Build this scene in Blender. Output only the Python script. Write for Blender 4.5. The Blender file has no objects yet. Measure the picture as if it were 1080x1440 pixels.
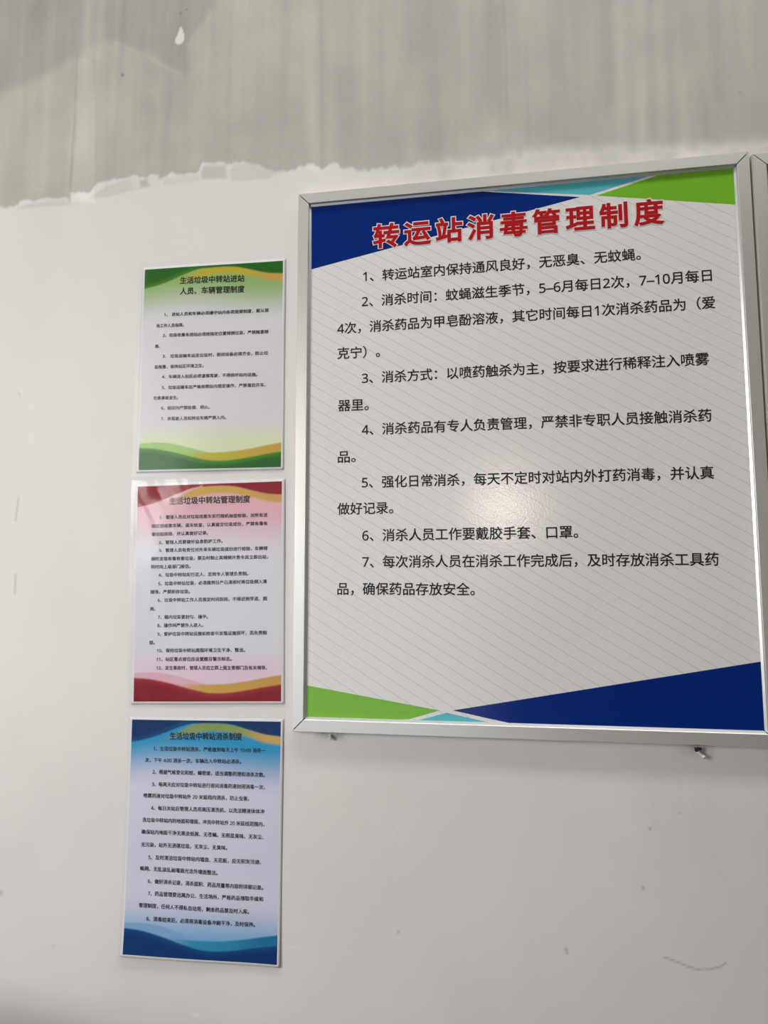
import bpy, math, random
import numpy as np

random.seed(4); rng = np.random.default_rng(4)
SC = bpy.context.scene; COL = SC.collection

# ------------------------------------------------------------------ camera
F, YAW, PITCH, ROLL, DIST, EYE = 981.51, 0.16366, 0.102365, 0.001277, 0.88766, 1.55
def _rz(a): c, s = math.cos(a), math.sin(a); return np.array([[c, -s, 0], [s, c, 0], [0, 0, 1]])
def _rx(a): c, s = math.cos(a), math.sin(a); return np.array([[1, 0, 0], [0, c, -s], [0, s, c]])
def _ry(a): c, s = math.cos(a), math.sin(a); return np.array([[c, 0, s], [0, 1, 0], [-s, 0, c]])
ROT = _rz(YAW) @ _rx(PITCH) @ _ry(ROLL)
cam_data = bpy.data.cameras.new('camera'); cam = bpy.data.objects.new('camera', cam_data); COL.objects.link(cam)
cam_data.sensor_fit = 'HORIZONTAL'; cam_data.sensor_width = 36; cam_data.lens = F * 36 / 1080
cam_data.clip_start = 0.02
from mathutils import Matrix
_m = Matrix.Identity(4)
for r in range(3):
    _m[r][0] = ROT[r, 0]; _m[r][1] = ROT[r, 2]; _m[r][2] = -ROT[r, 1]
_m[0][3], _m[1][3], _m[2][3] = 0, -DIST, EYE
cam.matrix_world = _m
SC.camera = cam
def at(px, py, y=0.0):
    """Measure a point of the photograph on the vertical plane y = const (x, z)."""
    d = ROT @ np.array([(px - 540) / F, 1, -(py - 720) / F]); t = (DIST + y) / d[1]
    return d[0] * t, EYE + d[2] * t

# ------------------------------------------------------------------ light
W = bpy.data.worlds.new('world'); SC.world = W; W.use_nodes = True
W.node_tree.nodes['Background'].inputs[0].default_value = (0.80, 0.88, 1.0, 1)
W.node_tree.nodes['Background'].inputs[1].default_value = 0.95
SC.view_settings.view_transform = 'Standard'; SC.view_settings.look = 'None'
SC.view_settings.exposure = 0.04; SC.view_settings.gamma = 1.0; SC.view_settings.use_curve_mapping = False
def area(name, loc, target, sx, sy, power, col, spread=180):
    l = bpy.data.lights.new(name, 'AREA'); l.shape = 'RECTANGLE'; l.size = sx; l.size_y = sy
    l.energy = power; l.color = col; l.spread = math.radians(spread)
    o = bpy.data.objects.new(name, l); COL.objects.link(o); o.location = loc
    from mathutils import Vector
    o.rotation_euler = (Vector(target) - Vector(loc)).to_track_quat('-Z', 'Y').to_euler(); return o
LC = (1.0, 0.985, 0.965)
area('high_left_fill', (-2.2, -2.4, 2.4), (-0.6, 0, 1.6), 0.9, 0.9, 1.75, LC, 45)  # added narrow-spread lamp, no window here; shapes the left-to-right falloff
area('mid_left_fill', (-2.2, -2.4, 2.1), (-0.9, 0, 1.4), 0.9, 0.9, 1.95, LC, 50)  # added lamp, no window here; brightens the left of the wall
area('low_left_fill', (-2.2, -2.4, 1.7), (-0.45, 0, 0.95), 0.9, 0.9, 1.35, LC, 55)  # added lamp, no window here; aimed low to lift the lower wall
area('ceiling_strip', (0.0, -0.7, 3.35), (0.0, -0.7, 0), 2.6, 0.3, 22.5, LC)
area('ceiling_panel', (0.6, -1.0, 3.3), (0.6, -1.0, 0), 1.0, 0.6, 3.0, LC)
lp = bpy.data.lights.new('bulb_light', 'POINT'); lp.energy = 15; lp.color = (1.0, 0.86, 0.72); lp.shadow_soft_size = 0.08
lo = bpy.data.objects.new('bulb_light', lp); COL.objects.link(lo); lo.location = (0.02, -3.2, EYE + 0.44)

# ------------------------------------------------------------------ helpers
def lin(r, g, b):
    f = lambda c: ((c / 255 + 0.055) / 1.055) ** 2.4 if c > 10 else c / 255 / 12.92
    return np.array([f(r), f(g), f(b)])
def material(name, rgb=None, rough=0.6, metal=0.0, spec=0.5, coat=0.0):
    m = bpy.data.materials.new(name); m.use_nodes = True; b = m.node_tree.nodes['Principled BSDF']
    if rgb is not None: b.inputs['Base Color'].default_value = (*rgb, 1)
    b.inputs['Roughness'].default_value = rough; b.inputs['Metallic'].default_value = metal
    b.inputs['Specular IOR Level'].default_value = spec; b.inputs['Coat Weight'].default_value = coat
    return m, m.node_tree, b
def add_bump(nt, b, scale, strength, dist=0.001, detail=4, stretch=None):
    tc = nt.nodes.new('ShaderNodeTexCoord'); n = nt.nodes.new('ShaderNodeTexNoise'); bp = nt.nodes.new('ShaderNodeBump')
    n.inputs['Scale'].default_value = scale; n.inputs['Detail'].default_value = detail
    src = tc.outputs['Object']
    if stretch:
        mp = nt.nodes.new('ShaderNodeMapping'); mp.inputs['Scale'].default_value = stretch
        nt.links.new(src, mp.inputs[0]); src = mp.outputs[0]
    nt.links.new(src, n.inputs['Vector']); nt.links.new(n.outputs['Fac'], bp.inputs['Height'])
    bp.inputs['Strength'].default_value = strength; bp.inputs['Distance'].default_value = dist
    nt.links.new(bp.outputs[0], b.inputs['Normal']); return n
def mesh_obj(name, verts, faces, mats, parent=None, smooth=False, idx=None):
    me = bpy.data.meshes.new(name); me.from_pydata([tuple(map(float, v)) for v in verts], [], [tuple(map(int, f)) for f in faces])
    for m in (mats if isinstance(mats, (list, tuple)) else [mats]): me.materials.append(m)
    if idx is not None: me.polygons.foreach_set('material_index', np.array(idx, dtype=np.int32))
    if smooth: me.polygons.foreach_set('use_smooth', np.ones(len(me.polygons), dtype=bool))
    me.update(); o = bpy.data.objects.new(name, me); COL.objects.link(o)
    if parent: o.parent = parent; o.matrix_parent_inverse = Matrix.Translation(-parent.location)
    return o
def grid_obj(name, P, mats, parent=None, smooth=True, color=None):
    """P: (nv, nu, 3) points; color: (nv, nu, 4)."""
    nv, nu = P.shape[:2]; me = bpy.data.meshes.new(name)
    i = np.arange(nv * nu).reshape(nv, nu)
    q = np.stack([i[:-1, :-1], i[:-1, 1:], i[1:, 1:], i[1:, :-1]], -1).reshape(-1, 4)
    me.vertices.add(nv * nu); me.vertices.foreach_set('co', P.reshape(-1).astype(np.float32))
    me.loops.add(q.size); me.loops.foreach_set('vertex_index', q.reshape(-1).astype(np.int32))
    me.polygons.add(len(q)); me.polygons.foreach_set('loop_start', np.arange(0, q.size, 4, dtype=np.int32))
    me.update(calc_edges=True); me.validate()
    me.polygons.foreach_set('use_smooth', np.full(len(me.polygons), smooth, dtype=bool))
    for m in (mats if isinstance(mats, (list, tuple)) else [mats]): me.materials.append(m)
    if color is not None:
        a = me.color_attributes.new('ink', 'FLOAT_COLOR', 'POINT'); a.data.foreach_set('color', color.reshape(-1).astype(np.float32))
    o = bpy.data.objects.new(name, me); COL.objects.link(o)
    if parent: o.parent = parent; o.matrix_parent_inverse = Matrix.Translation(-parent.location)
    return o
def box(name, x0, x1, y0, y1, z0, z1, mats, parent=None):
    v = [(x, y, z) for z in (z0, z1) for y in (y0, y1) for x in (x0, x1)]
    f = [(0, 2, 3, 1), (4, 5, 7, 6), (0, 1, 5, 4), (2, 6, 7, 3), (0, 4, 6, 2), (1, 3, 7, 5)]
    return mesh_obj(name, v, f, mats, parent)
def empty(name, loc, label, cat, group=None):
    o = bpy.data.objects.new(name, None); COL.objects.link(o); o.location = loc; o.empty_display_size = 0.05
    o['label'] = label; o['category'] = cat
    if group: o['group'] = group
    return o
def vnoise(x, z, sx, sz, seed, octs=3):
    """smooth value noise on arrays x, z (metres), cells of size sx, sz."""
    out = 0; amp = 1; tot = 0; r = np.random.default_rng(seed)
    for k in range(octs):
        T = r.random((256, 256)); a = x / sx; b = z / sz
        ia = np.floor(a).astype(int); ib = np.floor(b).astype(int); fa = a - ia; fb = b - ib
        fa = fa * fa * (3 - 2 * fa); fb = fb * fb * (3 - 2 * fb); g = lambda p, q: T[p % 256, q % 256]
        out = out + amp * ((g(ia, ib) * (1 - fa) + g(ia + 1, ib) * fa) * (1 - fb) + (g(ia, ib + 1) * (1 - fa) + g(ia + 1, ib + 1) * fa) * fb)
        tot += amp; amp *= 0.5; sx /= 2; sz /= 2
    return out / tot - 0.5
def sstep(a, b, x): t = np.clip((x - a) / (b - a), 0, 1); return t * t * (3 - 2 * t)

# ------------------------------------------------------------------ the painted wall
def seg_dist(X, Z, pts):
    d = np.full(X.shape, 9.0)
    for (ax, az), (bx, bz) in zip(pts[:-1], pts[1:]):
        vx, vz = bx - ax, bz - az; t = np.clip(((X - ax) * vx + (Z - az) * vz) / (vx * vx + vz * vz + 1e-12), 0, 1)
        d = np.minimum(d, np.hypot(X - ax - t * vx, Z - az - t * vz))
    return d
def poly_sdf(X, Z, pts):
    ins = np.zeros(X.shape, bool)
    for (ax, az), (bx, bz) in zip(pts, pts[1:] + pts[:1]):
        c = ((az > Z) != (bz > Z)) & (X < (bx - ax) * (Z - az) / (bz - az + 1e-12) + ax); ins ^= c
    d = seg_dist(X, Z, pts + pts[:1]); return np.where(ins, -d, d)
def wp(*pts): return [at(a, b) for a, b in pts]

xs = np.concatenate([[-2.6, -2.0, -1.4], np.arange(-0.95, 0.561, 0.002), [1.0, 1.6, 2.2]])
zs = np.concatenate([[0.0, 0.4], np.arange(0.80, 2.561, 0.002), [2.9, 3.4]])
X, Z = np.meshgrid(xs, zs)
wob = vnoise(X, Z, 0.03, 0.03, 1) * 0.012
bl = wp((-120, 293), (0, 290), (25, 289), (28, 282), (50, 280), (75, 278), (97, 281), (101, 286), (103, 271), (128, 271), (133, 262), (165, 252), (192, 247),
        (196, 253), (207, 250), (215, 245), (226, 251), (231, 247), (280, 242), (283, 233), (320, 230), (350, 231), (375, 240), (400, 243),
        (415, 242), (420, 231), (440, 230), (455, 240), (470, 229), (480, 240), (540, 236), (600, 232), (640, 228), (740, 216), (800, 208),
        (850, 212), (900, 210), (990, 206), (1080, 200), (1250, 190))
bx = np.array([p[0] for p in bl]); bz = np.array([p[1] for p in bl])
zb = np.interp(X, bx, bz)
jag = vnoise(X, Z, 0.012, 0.05, 2) * 0.010
sw = 0.003 + 0.012 * sstep(-0.2, 0.05, X)
cem = sstep(-sw, sw, Z - zb + jag * 1.3)
# thin wash of white over the cement towards the right
right = sstep(-0.22, 0.0, X)
wash = right * (1 - sstep(0.02, 0.06, zb - Z)) * (1 - cem) * (0.52 + vnoise(X, Z, 0.02, 0.06, 3) * 0.9)
cem = np.maximum(cem, wash)
cem *= 1 - 0.18 * sstep(0.05, 0.0, Z - zb) * (vnoise(X, Z, 0.05, 0.03, 5) + 0.5) * right
def blob(pts, val, soft=0.0035):
    global cem
    k = sstep(soft, -soft, poly_sdf(X, Z, wp(*pts)) + wob * 0.5); cem = cem * (1 - k) + val * k
blob([(126, 279), (150, 260), (180, 251), (191, 249), (194, 267), (150, 277)], 0.42)
blob([(182, 251), (193, 248), (195, 266), (186, 268)], 0.12)
blob([(207, 250), (212, 246), (222, 247), (226, 262), (214, 263)], 0.10)
blob([(195, 253), (207, 251), (211, 262), (196, 266)], 0.75)
blob([(281, 242), (286, 233), (319, 231), (321, 252), (283, 254)], 0.62)
blob([(322, 242), (328, 231), (350, 229), (372, 237), (396, 243), (375, 252), (326, 256)], 0.40)
blob([(226, 251), (280, 243), (282, 254), (230, 262)], 0.25)
blob([(45, 285), (98, 280), (98, 289), (25, 293)], 0.35)
blob([(98, 270), (112, 274), (112, 288), (98, 290)], 0.10)
# tone (0.5 neutral)
tone = np.full(X.shape, 0.5)
up = sstep(-0.02, 0.03, Z - zb)
tone += up * (vnoise(X, Z, 0.22, 0.22, 7) * 0.17 + vnoise(X, Z, 0.035, 0.5, 8) * 0.15 + vnoise(X, Z, 0.012, 0.30, 9) * 0.09 + vnoise(X, Z, 0.05, 0.05, 17) * 0.09)
tone += (1 - up) * (vnoise(X, Z, 0.3, 0.3, 10) * 0.05 + vnoise(X, Z, 0.06, 0.09, 11) * 0.025)
def tpoly(pts, amt, soft=0.006, wv=0.6):
    global tone
    tone = tone + amt * sstep(soft, -soft, poly_sdf(X, Z, wp(*pts)) + wob * wv)
def tline(pts, amt, w):
    global tone
    tone = tone + amt * np.exp(-(seg_dist(X, Z, wp(*pts)) / w) ** 2) * (0.7 + vnoise(X, Z, 0.01, 0.04, 12))
tpoly([(-140, -60), (-140, 150), (0, 130), (30, 122), (60, 108), (105, 80), (140, 62), (165, 58), (200, 76), (212, 60), (212, -60)], -0.092, 0.013)
tpoly([(212, -60), (212, 70), (235, 90), (262, 106), (268, 98), (262, 62), (300, 10), (300, -60)], -0.075)
tpoly([(0, 130), (30, 122), (95, 85), (104, 90), (100, 240), (60, 285), (-60, 290)], 0.015)
tpoly([(110, 82), (128, 84), (133, 150), (134, 284), (99, 285), (105, 180)], 0.055, 0.003)
tline([(109, 76), (106, 150), (103, 200), (98, 285)], -0.10, 0.0022)
tline([(94, 285), (98, 200), (104, 170)], 0.05, 0.0025)
tline([(151, 85), (149, 268)], -0.03, 0.0018)
tline([(163, 60), (200, 76), (222, 88), (255, 104)], 0.05, 0.0028)
tline([(208, 126), (222, 134), (227, 160), (214, 230)], 0.035, 0.004)
tline([(32, 85), (38, 190)], -0.03, 0.003)
tline([(438, -40), (440, 232)], 0.05, 0.009)
tline([(452, -40), (453, 235)], -0.07, 0.003)
tline([(463, -40), (466, 225)], 0.035, 0.006)
tline([(300, -40), (300, 90)], -0.04, 0.006)
tline([(705, -40), (712, 80), (714, 200)], -0.055, 0.0022)
tline([(575, -40), (578, 120)], -0.03, 0.004)
tline([(853, -40), (852, 160)], -0.035, 0.006)
tline([(900, -40), (905, 205)], 0.05, 0.006)
tline([(928, -40), (932, 205)], 0.05, 0.008)
tline([(1012, 150), (1020, 205)], 0.06, 0.009)
tline([(990, 130), (990, 205)], -0.04, 0.006)
# white paint drip
k = sstep(0.001, -0.001, poly_sdf(X, Z, wp((254, 36), (256, 39), (258, 45), (259.5, 51), (259, 56), (256.5, 60), (253, 62.5), (249.5, 62.5), (246.8, 60), (246.5, 56), (248, 52), (250.5, 47), (252, 41))) + wob * 0.1)
cem = cem * (1 - k); tone = tone * (1 - k) + 0.5 * k
# scuffs, dirty specks and smudges, plus a darker band at the lower left
dirt_and_band = np.zeros(X.shape)
def dline(pts, amt, w):
    global dirt_and_band
    dirt_and_band = np.maximum(dirt_and_band, amt * np.exp(-(seg_dist(X, Z, wp(*pts)) / w) ** 2))
dline([(26, 700), (22, 732)], 0.28, 0.0016); dline([(22, 808), (21, 834)], 0.28, 0.0018); dline([(26, 552), (28, 556)], 0.2, 0.0015)
dline([(935, 1346), (950, 1352), (965, 1358), (980, 1363), (1000, 1363), (1014, 1359), (1021, 1354)], 0.40, 0.0011)
for p, w, a in (((172, 105), 0.0016, 0.9), ((254, 18), 0.0011, 0.7), ((262, 13), 0.0011, 0.7), ((914, 1165), 0.0016, 0.5), ((904, 1248), 0.0018, 0.45),
                ((796, 1335), 0.002, 0.4), ((797, 1340), 0.0012, 0.4), ((560, 1310), 0.0016, 0.4), ((75, 1330), 0.002, 0.15), ((1, 1255), 0.003, 0.3),
                ((955, 1143), 0.0014, 0.35), ((1040, 130), 0.0015, 0.3)):
    dline([p, (p[0] + 0.5, p[1] + 1)], a, w)
smud = vnoise(X, Z, 0.004, 0.012, 13)
for c, rx, rz_, a in (((466, 1033), 0.019, 0.006, 0.5), ((979, 1052), 0.020, 0.008, 0.42), ((955, 1150), 0.05, 0.06, 0.06)):
    cx, cz = at(*c); dirt_and_band = np.maximum(dirt_and_band, a * np.exp(-((X - cx) / rx) ** 4 - ((Z - cz) / rz_) ** 2) * (0.75 + smud))
low = sstep(0.035, -0.06, Z - (EYE - 0.548) + vnoise(X, Z, 0.16, 0.3, 14) * 0.05) * (0.35 + 0.65 * sstep(-0.42, -0.62, X)) * sstep(-0.1, -0.5, X)  # wall colour gets darker towards the bottom left
dirt_and_band = np.maximum(dirt_and_band, 0.55 * low)
# pale scratches and flakes
pale = np.zeros(X.shape)
for pts, a, w in (([(549, 1179), (561, 1162)], 0.6, 0.0010), ([(547, 1403), (549, 1412)], 0.5, 0.001), ([(271, 1427), (278, 1428)], 0.9, 0.0022),
                  ([(402, 1331), (420, 1333)], 0.6, 0.001), ([(490, 1340), (500, 1342)], 0.3, 0.0016), ([(770, 1400), (771, 1409)], 0.4, 0.0012)):
    pale = np.maximum(pale, a * np.exp(-(seg_dist(X, Z, wp(*pts)) / w) ** 2))
m_wall, nt, b = material('wall_paint', rough=0.62, spec=0.35)
L = nt.links.new; N = nt.nodes.new
at_ = N('ShaderNodeVertexColor'); at_.layer_name = 'ink'; sep = N('ShaderNodeSeparateColor'); L(at_.outputs['Color'], sep.inputs[0])
def mixc(fac, a, c, mode='MIX'):
    n = N('ShaderNodeMix'); n.data_type = 'RGBA'; n.blend_type = mode
    for s, v in ((0, fac), (6, a), (7, c)):
        if hasattr(v, 'links') or hasattr(v, 'is_linked'): L(v, n.inputs[s])
        else: n.inputs[s].default_value = v if s == 0 else (*v, 1)
    return n.outputs[2]
tc = N('ShaderNodeTexCoord'); n1 = N('ShaderNodeTexNoise'); n1.inputs['Scale'].default_value = 3.2; n1.inputs['Detail'].default_value = 3; L(tc.outputs['Object'], n1.inputs['Vector'])
n2 = N('ShaderNodeTexNoise'); n2.inputs['Scale'].default_value = 160; n2.inputs['Detail'].default_value = 4; L(tc.outputs['Object'], n2.inputs['Vector'])
white = mixc(n1.outputs['Fac'], (0.82, 0.775, 0.745), (0.80, 0.78, 0.745))
cemc = mixc(n1.outputs['Fac'], (0.505, 0.485, 0.435), (0.50, 0.488, 0.425))
cem2 = mixc(n2.outputs['Fac'], (0.45, 0.43, 0.385), (0.555, 0.54, 0.485)); cemc = mixc(0.45, cemc, cem2)
c = mixc(sep.outputs[0], white, cemc)
mr = N('ShaderNodeMapRange'); mr.inputs['To Min'].default_value = 0.0; mr.inputs['To Max'].default_value = 2.0; L(sep.outputs[1], mr.inputs[0])
sc = N('ShaderNodeVectorMath'); sc.operation = 'SCALE'; L(c, sc.inputs[0]); L(mr.outputs[0], sc.inputs['Scale'])
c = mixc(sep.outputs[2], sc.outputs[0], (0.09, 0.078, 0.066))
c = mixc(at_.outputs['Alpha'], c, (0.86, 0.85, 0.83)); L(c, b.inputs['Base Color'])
bp = N('ShaderNodeBump'); n3 = N('ShaderNodeTexNoise'); n3.inputs['Scale'].default_value = 90; n3.inputs['Detail'].default_value = 5; L(tc.outputs['Object'], n3.inputs['Vector'])
L(n3.outputs['Fac'], bp.inputs['Height']); bp.inputs['Strength'].default_value = 0.10; bp.inputs['Distance'].default_value = 0.002; L(bp.outputs[0], b.inputs['Normal'])
inkc = np.stack([cem, tone, np.clip(dirt_and_band, 0, 1), np.clip(pale, 0, 1)], -1)
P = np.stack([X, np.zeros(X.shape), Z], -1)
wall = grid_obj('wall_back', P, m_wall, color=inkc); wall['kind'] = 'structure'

# rest of the room
m_plas, nt2, b2 = material('side_plaster', (0.24, 0.205, 0.18), 0.8); add_bump(nt2, b2, 30, 0.2)
m_conc, nt2, b2 = material('floor_concrete', (0.12, 0.095, 0.08), 0.7); add_bump(nt2, b2, 40, 0.3)
m_ceil, nt2, b2 = material('ceiling_paint', (0.36, 0.355, 0.33), 0.85); add_bump(nt2, b2, 40, 0.1)
box('floor', -2.6, 2.2, -3.6, 0.1, -0.1, 0.0, m_conc)['kind'] = 'structure'
box('ceiling', -2.6, 2.2, -3.6, 0.1, 3.4, 3.5, m_ceil)['kind'] = 'structure'
box('wall_right', 2.2, 2.3, -3.6, 0.1, 0, 3.4, m_plas)['kind'] = 'structure'
box('wall_left', -2.7, -2.6, -3.6, 0.1, 0, 3.4, m_plas)['kind'] = 'structure'
v, f = [], []
for x0, x1, z0, z1 in ((-2.7, -2.4, 0, 3.4), (-0.1, 2.3, 0, 3.4), (-2.4, -0.1, 2.3, 3.4)):   # open doorway at the left
    k = len(v); v += [(x, y, z) for z in (z0, z1) for y in (-3.7, -3.6) for x in (x0, x1)]
    f += [tuple(k + i for i in q) for q in ((0, 2, 3, 1), (4, 5, 7, 6), (0, 1, 5, 4), (2, 6, 7, 3), (0, 4, 6, 2), (1, 3, 7, 5))]
mesh_obj('wall_front', v, f, m_plas)['kind'] = 'structure'

# ------------------------------------------------------------------ lettering
def glyphs(s, bold=0.0, spacing=1.0, bevel=0.0, res=3):
    cu = bpy.data.curves.new('txt', 'FONT'); cu.body = s; cu.size = 1.0; cu.offset = bold; cu.space_character = spacing
    cu.resolution_u = res; cu.fill_mode = 'FRONT' if not bevel else 'BOTH'
    if bevel: cu.bevel_depth = bevel; cu.bevel_resolution = 2
    o = bpy.data.objects.new('txt', cu); COL.objects.link(o)
    dg = bpy.context.evaluated_depsgraph_get(); me = bpy.data.meshes.new_from_object(o.evaluated_get(dg))
    n = len(me.vertices); co = np.empty(n * 3, np.float32); me.vertices.foreach_get('co', co); co = co.reshape(-1, 3)
    fs = [tuple(p.vertices) for p in me.polygons]
    bpy.data.objects.remove(o); bpy.data.meshes.remove(me); bpy.data.curves.remove(cu)
    return co, fs
GC = 0.36   # height of a glyph's centre over the baseline, in text units
def text_line(name, s, px, mat, parent, em, y, yfun=None, bold=0.0, spacing=1.0, bevel=0.0, ref=None, relief=0.0, label=None, ybase=None):
    """px = (x0, y0, x1, y1): left and right end of the line on the photograph, along the glyph centres."""
    s = s.translate({48 + i: 0x1D7E2 + i for i in range(10)})   # plain sans digits
    co, fs = glyphs(s, 0.0, spacing, bevel or bold)
    if not relief: relief = 0.0001
    ref_co = co if ref is None else ref
    x0, z0 = at(px[0], px[1], y); x1, z1 = at(px[2], px[3], y)
    a = (co[:, 0] - ref_co[:, 0].min()) / (ref_co[:, 0].max() - ref_co[:, 0].min()); h = (co[:, 1] - GC) * em
    Lx = math.hypot(x1 - x0, z1 - z0); ux, uz = (x1 - x0) / Lx, (z1 - z0) / Lx
    xx = x0 + (x1 - x0) * a - uz * h; zz = z0 + (z1 - z0) * a + ux * h
    yy = np.full(len(a), float(y)) if yfun is None else yfun(xx, zz) - 0.00025
    if relief: yy = yy - relief * (co[:, 2] - co[:, 2].min()) / (np.ptp(co[:, 2]) + 1e-9)
    o = mesh_obj(name, np.stack([xx, yy, zz], -1), fs, mat, parent)
    if label: o['label'] = label
    return o

# ------------------------------------------------------------------ framed boards
m_alu, nta, ba = material('brushed_aluminium', (0.82, 0.80, 0.745), 0.33, 0.58); add_bump(nta, ba, 60, 0.05, stretch=(1, 1, 30))
m_alub, nta, ba = material('frame_lip', (0.86, 0.86, 0.85), 0.30, 0.6)
m_dark, _, _ = material('frame_back', (0.012, 0.012, 0.014), 0.7)
GB = 1.35
def ink(r, g, b, k=GB): return tuple(np.clip(lin(r, g, b) * k, 0, 0.95))
def print_mat(name, rgb):
    m, nt, b = material(name, rgb, 0.14, spec=0.5)
    n = add_bump(nt, b, 480, 0.16, 0.0006, 2); return m, nt, b
m_board, ntb, bb = print_mat('board_print', (0.84, 0.815, 0.79))
# thin diagonal pin stripes
tcb = ntb.nodes.new('ShaderNodeTexCoord'); dotn = ntb.nodes.new('ShaderNodeVectorMath'); dotn.operation = 'DOT_PRODUCT'
STRIPE_A, STRIPE_P = math.radians(31.5), 0.0129
dotn.inputs[1].default_value = (math.sin(STRIPE_A) / STRIPE_P, 0, math.cos(STRIPE_A) / STRIPE_P)
fr = ntb.nodes.new('ShaderNodeMath'); fr.operation = 'FRACT'; lt = ntb.nodes.new('ShaderNodeMath'); lt.operation = 'LESS_THAN'; lt.inputs[1].default_value = 0.085
mx = ntb.nodes.new('ShaderNodeMix'); mx.data_type = 'RGBA'; mx.inputs[6].default_value = (0.84, 0.815, 0.79, 1); mx.inputs[7].default_value = (0.70, 0.665, 0.64, 1)
ntb.links.new(tcb.outputs['Object'], dotn.inputs[0]); ntb.links.new(dotn.outputs['Value'], fr.inputs[0]); ntb.links.new(fr.outputs[0], lt.inputs[0])
ntb.links.new(lt.outputs[0], mx.inputs[0]); ntb.links.new(mx.outputs[2], bb.inputs['Base Color'])
m_bblue, _, _ = print_mat('print_blue', (0.000, 0.024, 0.205))
m_bgreen, _, _ = print_mat('print_green', (0.20, 0.52, 0.030))
m_bcyan, _, _ = print_mat('print_cyan', (0.10, 0.52, 0.60))
m_bwhite, _, _ = print_mat('print_white', (0.78, 0.77, 0.75))
m_black, _, _ = material('ink_black', (0.012, 0.010, 0.010), 0.45, spec=0.3)
m_red, _, _ = material('ink_red', (0.46, 0.004, 0.008), 0.45, spec=0.15)
m_titlew, _, _ = material('ink_white', (0.78, 0.74, 0.73), 0.4)

def rail(name, p0, p1, inward, prof, mat, parent, gap=0.0008):
    """a mitred frame member from corner p0 to corner p1 (x, z); inward = unit vector to the frame's middle."""
    d = np.array(p1, float) - p0; Ln = np.hypot(*d); d /= Ln; v = []; n = len(prof)
    for e in (0, 1):
        for s, hgt in prof:
            t = (s + gap) if e == 0 else (Ln - s - gap); q = np.array(p0) + d * t + np.array(inward) * s; v.append((q[0], -hgt, q[1]))
    f = [(i, (i + 1) % n, n + (i + 1) % n, n + i) for i in range(n)] + [tuple(range(n - 1, -1, -1)), tuple(range(n, 2 * n))]
    idx = [1 if i in (3, 5, 6) else 0 for i in range(n)] + [0, 0]
    return mesh_obj(name, v, f, mat, parent, idx=idx)
PROF = [(0.0, 0.0006), (0.0, 0.0108), (0.0016, 0.0148), (0.0155, 0.0150), (0.0159, 0.0147), (0.0161, 0.0113), (0.0186, 0.0098), (0.0186, 0.0062), (0.012, 0.0062), (0.012, 0.0006)]
PY = -0.0090     # front of the print
def frame(root, x0, x1, z0, z1):
    c = [(x0, z1), (x1, z1), (x1, z0), (x0, z0)]; inn = [(0, -1), (-1, 0), (0, 1), (1, 0)]
    for i in range(4): rail('frame_rail', c[i], c[(i + 1) % 4], inn[i], PROF, [m_alu, m_alub], root)
    box('backing_board', x0 + 0.0015, x1 - 0.0015, -0.0068, -0.0002, z0 + 0.0015, z1 - 0.0015, m_dark, root)
def flat(name, pts, y, mat, parent, th=0.0003):
    n = len(pts); v = [(x, y, z) for x, z in pts] + [(x, y + th, z) for x, z in pts]
    f = [tuple(range(n)), tuple(range(2 * n - 1, n - 1, -1))] + [(i, n + i, n + (i + 1) % n, (i + 1) % n) for i in range(n)]
    return mesh_obj(name, v, f, mat, parent)

BX0, BX1, BZ0, BZ1 = -0.2635, 0.3137, EYE - 0.1862, EYE + 0.5308
board = empty('framed_notice_board', ((BX0 + BX1) / 2, 0, BZ0), 'large silver framed white notice board with red heading and blue and green corners', 'notice board', 'aluminium framed boards')
frame(board, BX0, BX1, BZ0, BZ1)
PX0, PX1, PZ0, PZ1 = BX0 + 0.0165, BX1 - 0.0165, BZ0 + 0.0165, BZ1 - 0.0165
box('print_sheet', PX0, PX1, PY, PY + 0.0018, PZ0, PZ1, m_board, board)
QX0, QX1, QZ0, QZ1 = BX0 + 0.0187, BX1 - 0.0177, BZ0 + 0.0184, BZ1 - 0.0182
def bp(px, py): return at(px, py, PY)
def gfx(name, pix, mat, k=1):
    pts = []
    for p in pix:
        x, z = bp(*p); x = min(max(x, QX0), QX1); z = min(max(z, QZ0), QZ1)
        pts.append((x, z))
    return flat(name, pts, PY - 0.0001 * k, mat, board, 0.0001)
gfx('blue_corner', [(438, 378.8), (430, 285), (676.7, 262), (676.7, 269.3), (815.6, 277.1)][::-1], m_bblue)
gfx('cyan_wedge', [(829.5, 274), (697, 269), (690, 260), (918, 244.5), (913, 246.3)][::-1], m_bcyan)
gfx('green_corner', [(1036, 287.6), (839, 275), (925.8, 245.7), (930, 235), (1040, 225)][::-1], m_bgreen)
gfx('green_corner', [(431, 963.8), (618.3, 999), (575, 1011.5), (560, 1020), (425, 1020)], m_bgreen)
gfx('cyan_wedge', [(628.3, 1002.3), (681.7, 1014.5), (690, 1022), (580, 1020), (591, 1012)], m_bcyan)
gfx('blue_corner', [(636.7, 999), (715, 1016.5), (740, 1026), (1085, 1040), (1085, 928), (1072, 930.2)], m_bblue)

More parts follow.
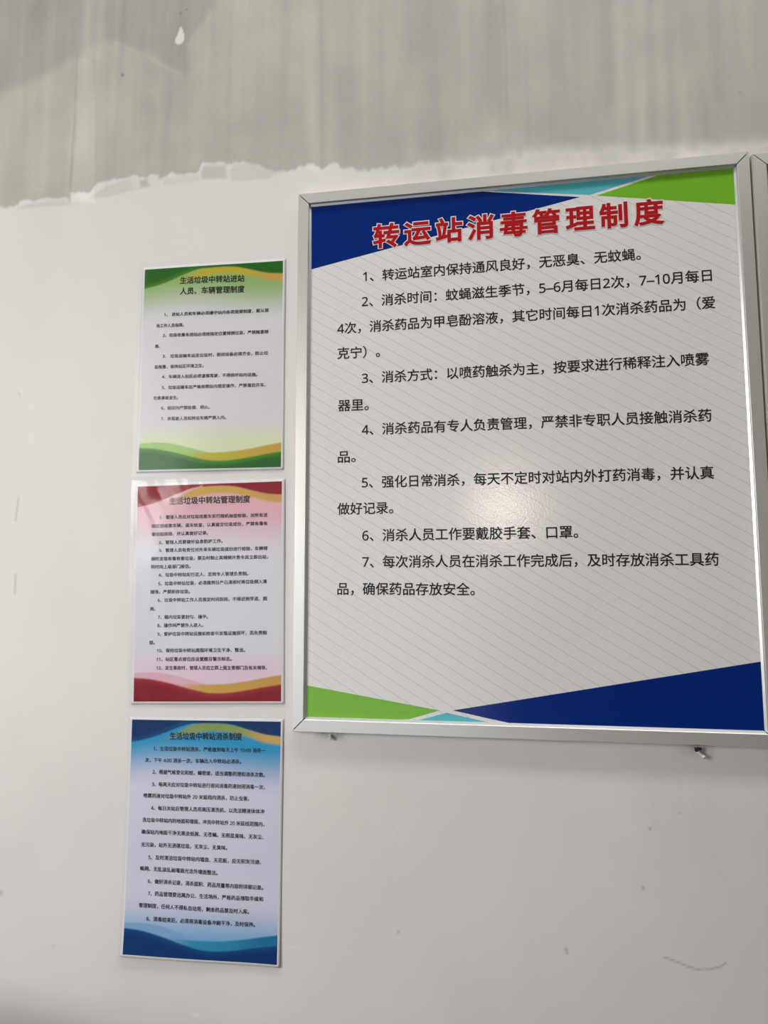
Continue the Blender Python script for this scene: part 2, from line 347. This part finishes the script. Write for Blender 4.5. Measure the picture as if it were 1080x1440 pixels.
ttl = '转运站消毒管理制度'
tpx = (524.5, 333.6, 934.3, 297.0)
ref, _ = glyphs(ttl, 0, 1.3, 0.028)
text_line('heading_outline', ttl, tpx, m_titlew, board, 0.0352, PY - 0.0003, spacing=1.3, bevel=0.062, relief=0.0002, ref=ref, label='white outline of the heading')
text_line('heading_lettering', ttl, tpx, m_red, board, 0.0352, PY - 0.0006, spacing=1.3, bevel=0.028, relief=0.0002, ref=ref, label='red heading lettering')
EMB = 0.0169
for s, px in (
    ('1、转运站室内保持通风良好，无恶臭、无蚊蝇。', (510.5, 389.2, 901, 357.3)),
    ('2、消杀时间：蚊蝇滋生季节，5–6月每日2次，7–10月每日', (508.8, 424.4, 1001, 387)),
    ('4次，消杀药品为甲皂酚溶液，其它时间每日1次消杀药品为（爱', (474.3, 462.6, 1005.8, 425.2)),
    ('克宁）。', (474.3, 497.4, 534.5, 494.2)),
    ('3、消杀方式：以喷药触杀为主，按要求进行稀释注入喷雾', (508.8, 532.1, 997.5, 504.5)),
    ('器里。', (475, 570.8, 518.6, 569)),
    ('4、消杀药品有专人负责管理，严禁非专职人员接触消杀药', (508.8, 604.5, 1000.6, 584)),
    ('品。', (475, 642.9, 500.3, 642)),
    ('5、强化日常消杀，每天不定时对站内外打药消毒，并认真', (508.8, 678.6, 1004, 664.5)),
    ('做好记录。', (474.3, 716, 553, 714)),
    ('6、消杀人员工作要戴胶手套、口罩。', (509.4, 753.3, 813, 748.1)),
    ('7、每次消杀人员在消杀工作完成后，及时存放消杀工具药', (509.4, 790.3, 1010.7, 786.6)),
    ('品，确保药品存放安全。', (474.3, 828.2, 667.7, 828.8))):
    text_line('text_line', s, px, m_black, board, EMB, PY - 0.0002, bold=0.013)

B2X0, B2Z1 = 0.3155, EYE + 0.5268
board2 = empty('framed_notice_board', (B2X0 + 0.29, 0, B2Z1 - 0.717), 'silver framed board cut off by the right edge, only its left rail showing', 'notice board', 'aluminium framed boards')
frame(board2, B2X0, B2X0 + 0.5772, B2Z1 - 0.717, B2Z1)
o = box('print_sheet', B2X0 + 0.0165, B2X0 + 0.5607, PY, PY + 0.0018, B2Z1 - 0.7005, B2Z1 - 0.0165, m_board, board2)
zt, zl = B2Z1 - 0.0184, B2X0 + 0.0187
flat('blue_corner', [(zl, zt - 0.088), (zl + 0.35, zt - 0.04), (zl + 0.22, zt), (zl, zt)], PY - 0.0001, m_bblue, board2, 0.0001)

# ------------------------------------------------------------------ laminated notices
def film_material(name, rough, gain):
    m = bpy.data.materials.new(name); m.use_nodes = True; nf = m.node_tree; nf.nodes.remove(nf.nodes['Principled BSDF'])
    tr = nf.nodes.new('ShaderNodeBsdfTransparent'); gl = nf.nodes.new('ShaderNodeBsdfGlossy'); mxs = nf.nodes.new('ShaderNodeMixShader'); geo = nf.nodes.new('ShaderNodeNewGeometry')
    def math_(op, x, y):
        n = nf.nodes.new('ShaderNodeMath'); n.operation = op
        for i, q in enumerate((x, y)):
            if isinstance(q, (int, float)): n.inputs[i].default_value = q
            elif q is not None: nf.links.new(q, n.inputs[i])
        return n.outputs[0]
    dt = nf.nodes.new('ShaderNodeVectorMath'); dt.operation = 'DOT_PRODUCT'; nf.links.new(geo.outputs['Normal'], dt.inputs[0]); nf.links.new(geo.outputs['Incoming'], dt.inputs[1])
    fac = math_('ADD', math_('MULTIPLY', math_('POWER', math_('SUBTRACT', 1.0, math_('ABSOLUTE', dt.outputs['Value'], None)), 5.0), 0.5), 0.04 * gain)
    tr.inputs[0].default_value = (0.985, 0.985, 0.985, 1); gl.inputs['Roughness'].default_value = rough
    nf.links.new(fac, mxs.inputs[0]); nf.links.new(tr.outputs[0], mxs.inputs[1]); nf.links.new(gl.outputs[0], mxs.inputs[2])
    nf.links.new(mxs.outputs[0], nf.nodes['Material Output'].inputs['Surface']); return m
m_film = film_material('laminate_film', 0.22, 0.3)
m_filmw = film_material('wrinkled_film', 0.12, 0.45)
def paper_material(name):
    m, nt, b = material(name, rough=0.5, spec=0.15)
    a = nt.nodes.new('ShaderNodeVertexColor'); a.layer_name = 'ink'; nt.links.new(a.outputs['Color'], b.inputs['Base Color']); return m
m_paper = paper_material('printed_paper')
GP = 1.22
def C(r, g, b): return lin(r, g, b) * GP
def curve(pts, u):
    """smooth curve through (u, v) points"""
    x = np.array([p[0] for p in pts], float); y = np.array([p[1] for p in pts], float)
    m = np.gradient(y, x); i = np.clip(np.searchsorted(x, u) - 1, 0, len(x) - 2); h = x[i + 1] - x[i]; t = np.clip((u - x[i]) / h, 0, 1)
    return (2*t**3 - 3*t**2 + 1) * y[i] + (t**3 - 2*t**2 + t) * h * m[i] + (-2*t**3 + 3*t**2) * y[i+1] + (t**3 - t**2) * h * m[i+1]
def poster_ink(u, v, p):
    """the printed wave artwork: u to the right, v downwards"""
    def mix(a, b, k): return a * (1 - k[..., None]) + b * k[..., None]
    one = np.ones(u.shape + (1,)); body = one * p['body']; s = 0.004
    col = mix(one * p['light'], body, sstep(p.get('f0', 0.07), p.get('f1', 0.29), v + 0.02 * np.sin(u * 5)))
    if 'haze' in p: col = mix(col, one * p['haze'], 0.75 * sstep(0.0, 0.10, v) * sstep(0.30, 0.18, v) * sstep(0.55, 0.2, np.abs(u - 0.1)))
    # upper arch: light wave over the left, yellow to orange over the right
    yt = curve([(0, .118), (.15, .100), (.3, .055), (.42, .018), (.55, .010), (.68, .016), (.8, .038), (.9, .055), (1, .062)], u)
    yb = curve([(0, .125), (.15, .104), (.28, .085), (.4, .066), (.55, .050), (.68, .056), (.8, .075), (.9, .095), (1, .104)], u)
    dk = curve([(0, .098), (.08, .088), (.18, .068), (.28, .042), (.36, .022), (.45, .008), (.52, .0)], u)
    yel = mix(one * p['arch0'], one * p['yellow'], sstep(0.05, 0.45, u)); yel = mix(yel, one * p['orange'], sstep(0.68, 0.95, u))
    kk = sstep(-s, s, v - yt) * sstep(s, -s - 0.03 * (1 - sstep(0.2, 0.5, u)).mean(), v - yb) * (0.35 + 0.65 * sstep(0.15, 0.45, u))
    col = mix(col, yel, kk)
    dark = mix(one * p['dark'], one * p['edge'], sstep(0.03, 0.0, dk - v) * sstep(0.5, 0.3, u))
    up = np.where(u < 0.5, np.maximum(dk, 0.0), np.minimum(yt, 1) * sstep(0.48, 0.62, u))
    up = np.where((u >= 0.36) & (u < 0.62), np.maximum(up, np.minimum(yt, 0.012)), up)
    col = mix(col, dark, sstep(s, -s, v - up))
    # foot: pale fade, light wave, yellow wave, dark hills
    col = mix(col, one * p['pale'], sstep(p.get('p0', .76), p.get('p1', .88), v))
    lt = curve([(0, .872), (.12, .868), (.25, .878), (.4, .905), (.52, .925), (.7, .935), (1, .95)], u)
    col = mix(col, one * p['wave'], sstep(-s, s, v - lt) * p.get('wk', 1.0))
    ft = curve([(0, .94), (.2, .915), (.35, .922), (.5, .925), (.65, .921), (.8, .908), (.9, .895), (1, .884)], u)
    fy = mix(one * p['yellow2'], one * p['orange2'], sstep(.6, .95, u))
    col = mix(col, fy, sstep(-s, s, v - ft) * sstep(.22, .5, u))
    d2 = curve([(0, .893), (.1, .898), (.25, .918), (.4, .945), (.52, .962), (.65, .962), (.78, .950), (.9, .936), (1, .926)], u)
    dk2 = mix(one * p['edge2'], one * p['dark2'], sstep(0, .03, v - d2))
    col = mix(col, dk2, sstep(-s, s, v - d2))
    inside = (u >= 0) & (u <= 1) & (v >= 0) & (v <= 1)
    return np.where(inside[..., None], col, one * np.array([0.80, 0.79, 0.80]))
GREEN = dict(body=C(204, 202, 205), light=C(136, 168, 102), arch0=C(140, 160, 50), yellow=C(176, 162, 48), orange=C(186, 148, 70), dark=C(28, 92, 22), edge=C(72, 118, 10),
             pale=C(205, 210, 176), wave=C(150, 188, 108), yellow2=C(176, 166, 50), orange2=C(186, 150, 66), dark2=C(26, 92, 28), edge2=C(62, 128, 22))
RED = dict(body=C(206, 205, 213), light=C(212, 166, 174), arch0=C(170, 90, 50), yellow=C(196, 158, 70), orange=C(190, 150, 78), dark=C(132, 14, 24), edge=C(150, 40, 40),
           pale=C(214, 190, 204), wave=C(208, 164, 178), yellow2=C(192, 152, 70), orange2=C(186, 146, 70), dark2=C(122, 10, 22), edge2=C(150, 36, 44), f0=.10, f1=.34, p0=.72, p1=.90)
BLUE = dict(body=C(203, 200, 216), light=C(40, 140, 186), arch0=C(50, 130, 130), yellow=C(128, 150, 82), orange=C(196, 158, 84), dark=C(2, 46, 94), edge=C(10, 70, 118),
            pale=C(96, 160, 202), wave=C(120, 160, 196), yellow2=C(46, 132, 170), orange2=C(30, 108, 152), dark2=C(4, 50, 104), edge2=C(14, 68, 122), f0=.085, f1=.31, p0=.74, p1=.97)

def notice(label, quad, pal, lines, heads, em, hem, curl=0.0, wrinkle=0.0, film=None, bold=0.018, fm=(0.030, 0.022), pm=(0.017, 0.012)):
    """quad: the print's corners on the photograph, clockwise from the top left"""
    q = np.array([at(*c, -0.001) for c in quad])
    root = empty('laminated_notice', (q[:, 0].mean(), 0, q[:, 1].min()), label, 'notice', 'laminated paper notices')
    def pos(u, v): return ((1-u)*(1-v))[..., None]*q[0] + (u*(1-v))[..., None]*q[1] + (u*v)[..., None]*q[2] + ((1-u)*v)[..., None]*q[3]
    ex, ez = q[1] - q[0], q[3] - q[0]; M = np.linalg.inv(np.stack([ex, ez], 1))
    def uv(x, z): d = np.stack([x - q[0][0], z - q[0][1]], -1) @ M.T; return d[..., 0], d[..., 1]
    def lift(u, v): return curl * (np.clip(v - 0.55, 0, None) ** 2 / 0.2) * (1.0 + 0.4 * np.cos(3.2 * u)) + 0.0006 * np.sin(u * 4 + v * 3) ** 2
    def yf(x, z): u, v = uv(x, z); return -0.0011 - lift(u, v)
    e = 0.0012
    us = np.unique(np.concatenate([np.linspace(0, 1, 131), [-pm[0], -e, 1 + e, 1 + pm[0]]])); vs = np.unique(np.concatenate([np.linspace(0, 1, 261), [-pm[1], -e, 1 + e, 1 + pm[1]]]))
    U, V = np.meshgrid(us, vs); xz = pos(U, V); P = np.stack([xz[..., 0], -0.0011 - lift(U, V), xz[..., 1]], -1)
    ink4 = np.concatenate([np.clip(poster_ink(U, V, pal), 0, 0.95), np.ones(U.shape + (1,))], -1)
    # a thin rim folds back so the sheet has an edge
    def rim(A, back):
        B = np.pad(A, ((1, 1), (1, 1)) + ((0, 0),) * (A.ndim - 2), mode='edge')
        if back is not None:
            for sl in (np.s_[0, :], np.s_[-1, :], np.s_[:, 0], np.s_[:, -1]): B[sl + (1,)] += back
        return B
    grid_obj('paper_sheet', rim(P, 0.0004)[::-1], m_paper, root, color=rim(ink4, None)[::-1])
    us = np.linspace(-fm[0], 1 + fm[0], 150); vs = np.linspace(-fm[1], 1 + fm[1], 200); U, V = np.meshgrid(us, vs); xz = pos(U, V)
    bump = 0
    if wrinkle:
        n1 = vnoise(xz[..., 0], xz[..., 1], 0.05, 0.11, 31, 3); n2 = vnoise(xz[..., 0] + xz[..., 1] * 0.6, xz[..., 1], 0.014, 0.06, 32, 2)
        mask = 0.35 + 0.65 * np.maximum(sstep(0.30, 0.0, U) * sstep(0.5, 0.1, V), np.maximum(sstep(0.06, -0.01, np.minimum(U, 1 - U)), sstep(0.05, 0.0, np.minimum(V, 1 - V))))
        bump = wrinkle * mask * (0.5 - np.abs(n1) * 1.6 + 0.5 * n2)
    Y = -0.0011 - lift(U, V) - 0.0007 - np.maximum(bump, 0)
    P = np.stack([xz[..., 0], Y, xz[..., 1]], -1)
    grid_obj('laminate_film', P[::-1], film or m_film, root)
    for s, px in heads: text_line('heading_lettering', s, px, m_black, root, hem, -0.0012, yf, bold=0.022)
    for s, px in lines: text_line('text_line', s, px, m_black, root, em, -0.0012, yf, bold=bold)
    return root
def pxl(x0, y0, s, rows): return [(t, (x0 + a / s, y0 + ya / s, x0 + b_ / s, y0 + yb / s)) for t, a, b_, ya, yb in rows]

notice('laminated paper notice with green and yellow waves, highest of the three beside the board',
    [(204, 379.5), (398, 367), (395, 656.7), (195, 661)], GREEN,
    pxl(180, 350, 4.5, [('1、 进站人员和车辆必须遵守站内各项规章制度，服从现', 230, 892, 418, 389), ('场工作人员指挥。', 180, 355, 489, 482), ('2、垃圾收集车进站必须按指定位置倾倒垃圾，严禁随意倾', 222, 890, 549, 525),
        ('倒。', 172, 202, 618, 617), ('3、 垃圾运输车运走垃圾时，密闭设备必须齐全，防止垃', 220, 887, 681, 659), ('圾拖撒，保持站区环境卫生。', 168, 480, 749, 738),
        ('4、车辆进入站区必须谨慎驾驶，不得损坏站内设施。', 216, 820, 810, 796), ('5、垃圾运输车应严格按照站内规定操作，严禁溜后开车，', 215, 872, 879, 861), ('杜绝事故发生。', 162, 318, 945, 941),
        ('6、站区内严禁吸烟、明火。', 210, 518, 1008, 1002), ('7、非驾驶人员和转运车辆严禁入内。', 208, 622, 1076, 1067)]),
    pxl(180, 350, 4.5, [('生活垃圾中转站进站', 330, 738, 202, 186), ('人员、车辆管理制度', 330, 738, 270, 254)]), 0.0057, 0.0108, fm=(0.045, 0.030))
notice('laminated paper notice with red and yellow waves under wrinkled shiny film, middle of the three',
    [(194, 684.5), (396.5, 677), (395.3, 986), (188, 986.5)], RED,
    pxl(170, 670, 4.32, [('1、管理人员应对垃圾收集车实行随机抽查检验，对所有进', 235, 892, 249, 234), ('站垃圾收集车辆，逐车检查，认真鉴定垃圾成份，严禁有毒有', 188, 892, 302, 285), ('害垃圾进场，并认真做好记录。', 188, 530, 352, 343),
        ('2、管理人员要做好自身防护工作。', 232, 618, 402, 392), ('3、管理人员有责任对外来车辆垃圾成份进行检验，车辆倾', 232, 892, 450, 436), ('倒时发现有毒有害垃圾，要及时制止其倾倒并责令其立即出站，', 185, 895, 502, 488),
        ('同时向上级部门报告。', 185, 425, 550, 546), ('4、垃圾中转站实行定人、定岗专人管理负责制。', 230, 775, 599, 590), ('5、垃圾中转站垃圾，必须做到日产日清按时将垃圾倒入清', 228, 888, 652, 638), ('理场，严禁积存垃圾。', 180, 420, 702, 699),
        ('6、垃圾中转站工作人员规定时间到岗，不得迟到早退、脱', 225, 890, 752, 742), ('岗。', 180, 210, 805, 804), ('7、箱内垃圾要封匀、捶平。', 225, 530, 855, 852), ('8、操作间严禁外人进入。', 222, 502, 905, 903),
        ('9、爱护垃圾中转站设施如检查中发现设施损坏，丢失责赔', 222, 888, 958, 949), ('偿。', 172, 206, 1010, 1009), ('10、保持垃圾中转站周围环境卫生干净、整洁。', 218, 755, 1058, 1054), ('11、站区重点部位应设置醒目警示标志。', 216, 675, 1111, 1108),
        ('12、发生事故时，管理人员应立即上报主管部门及有关领导。', 216, 888, 1163, 1162)]),
    pxl(170, 670, 4.32, [('生活垃圾中转站管理制度', 295, 787, 151, 137)]), 0.0057, 0.0106, wrinkle=0.0016, film=m_filmw, fm=(0.045, 0.030), pm=(0.02, 0.013))
notice('laminated paper notice with blue waves, lowest of the three, its foot curling up',
    [(186, 1012), (395, 1015), (390, 1355.5), (175, 1339.5)], BLUE,
    pxl(160, 1000, 3.892, [('1、生活垃圾中转站消杀，严格做到每天上午 10:00 消杀一', 218, 832, 204, 216), ('次，下午 4:00 消杀一次，车辆出入中转站必消杀。', 172, 698, 267, 277), ('2、根据气候变化和蚊、蝇密度，适当调整药理和消杀次数。', 213, 828, 331, 349),
        ('3、每两天应对垃圾中转站进行夜间消毒药液封闭消毒一次，', 210, 828, 399, 416), ('喷雾药液对垃圾中转站外 20 米延线内消杀，防止虫害。', 165, 742, 461, 479), ('4、每日关站后管理人员用高压清洗机，以洗洁精液体体冲', 205, 825, 529, 549),
        ('洗垃圾中转站内的地面和墙面，冲洗中转站外 20 米延线范围内，', 158, 825, 594, 619), ('确保站内地面干净无果皮纸屑、无苍蝇、无明显臭味、无灰尘、', 153, 822, 659, 689), ('无污染，站外无洒落垃圾，无灰尘、无臭味。', 150, 622, 729, 748),
        ('5、及时清洁垃圾中转站内墙面、天花板，应无积灰污迹、', 190, 808, 799, 826), ('蛛网、无乱涂乱画墙面光洁外墙面整洁。', 145, 570, 859, 885), ('6、做好消杀记录，消杀面积、药品用量等内容的详细记录。', 188, 818, 929, 966),
        ('7、药品管理要远离办公、生活场所，严格药品领取手续和', 188, 818, 996, 1029), ('管理制度，任何人不得私自动用，剩余药品要及时入库。', 140, 742, 1059, 1097), ('8、消毒结束后，必须将消毒设备冲刷干净，及时保养。', 182, 775, 1132, 1168)]),
    pxl(160, 1000, 3.892, [('生活垃圾中转站消杀制度', 308, 703, 136, 140)]), 0.0061, 0.0098, curl=0.0030)

# ------------------------------------------------------------------ wall plugs the board stands on
m_plug, ntp, bpz = material('plug_plastic', (0.80, 0.78, 0.76), 0.35); add_bump(ntp, bpz, 400, 0.15)
m_steel, _, _ = material('screw_steel', (0.05, 0.05, 0.055), 0.4, 0.8)
def lathe(name, prof, p0, axis, mat, parent, seg=16):
    """revolve (distance, radius) pairs about an axis from p0"""
    a = np.array(axis, float); a /= np.linalg.norm(a); t = np.cross(a, (0.3, 0.1, 0.95)); t /= np.linalg.norm(t); b = np.cross(a, t); v = []; f = []
    for d, r in prof:
        for k in range(seg):
            w = 2 * math.pi * k / seg; v.append(np.array(p0) + a * d + (t * math.cos(w) + b * math.sin(w)) * r)
    for i in range(len(prof) - 1):
        for k in range(seg): f.append((i*seg + k, i*seg + (k+1) % seg, (i+1)*seg + (k+1) % seg, (i+1)*seg + k))
    f.append(tuple(range(seg-1, -1, -1))); f.append(tuple(range((len(prof)-1)*seg, len(prof)*seg)))
    return mesh_obj(name, v, f, mat, parent, smooth=False)
def plug(px, label, tilt, length, steel):
    x, z = at(*px); root = empty('wall_plug', (x, 0, z), label, 'wall plug', 'wall plugs under the big board')
    lathe('sleeve', [(-0.004, 0.0019), (length * 0.55, 0.0019), (length * 0.6, 0.0024), (length * 0.92, 0.0024), (length, 0.0017)], (x, 0, z), tilt, m_plug, root)
    if steel:
        lathe('screw', [(-0.003, 0.0011), (0.009, 0.0011), (0.0092, 0.0021), (0.0108, 0.0021), (0.0115, 0.0012)], (x - 0.0020, 0, z + 0.0026), (-0.1, -1, 0.02), m_steel, root)
        lathe('screw', [(-0.003, 0.0010), (0.006, 0.0010), (0.0062, 0.0018), (0.0075, 0.0018), (0.008, 0.001)], (x + 0.0012, 0, z + 0.0034), (0.1, -1, 0.02), m_steel, root)
plug((465.5, 1034.5), 'tiny white wall plug below the lower left corner of the big board', (0.0, -1, -0.2), 0.008, False)
plug((980, 1055.5), 'white wall plug with black screws below the right half of the big board', (0.55, -1, -0.55), 0.013, True)
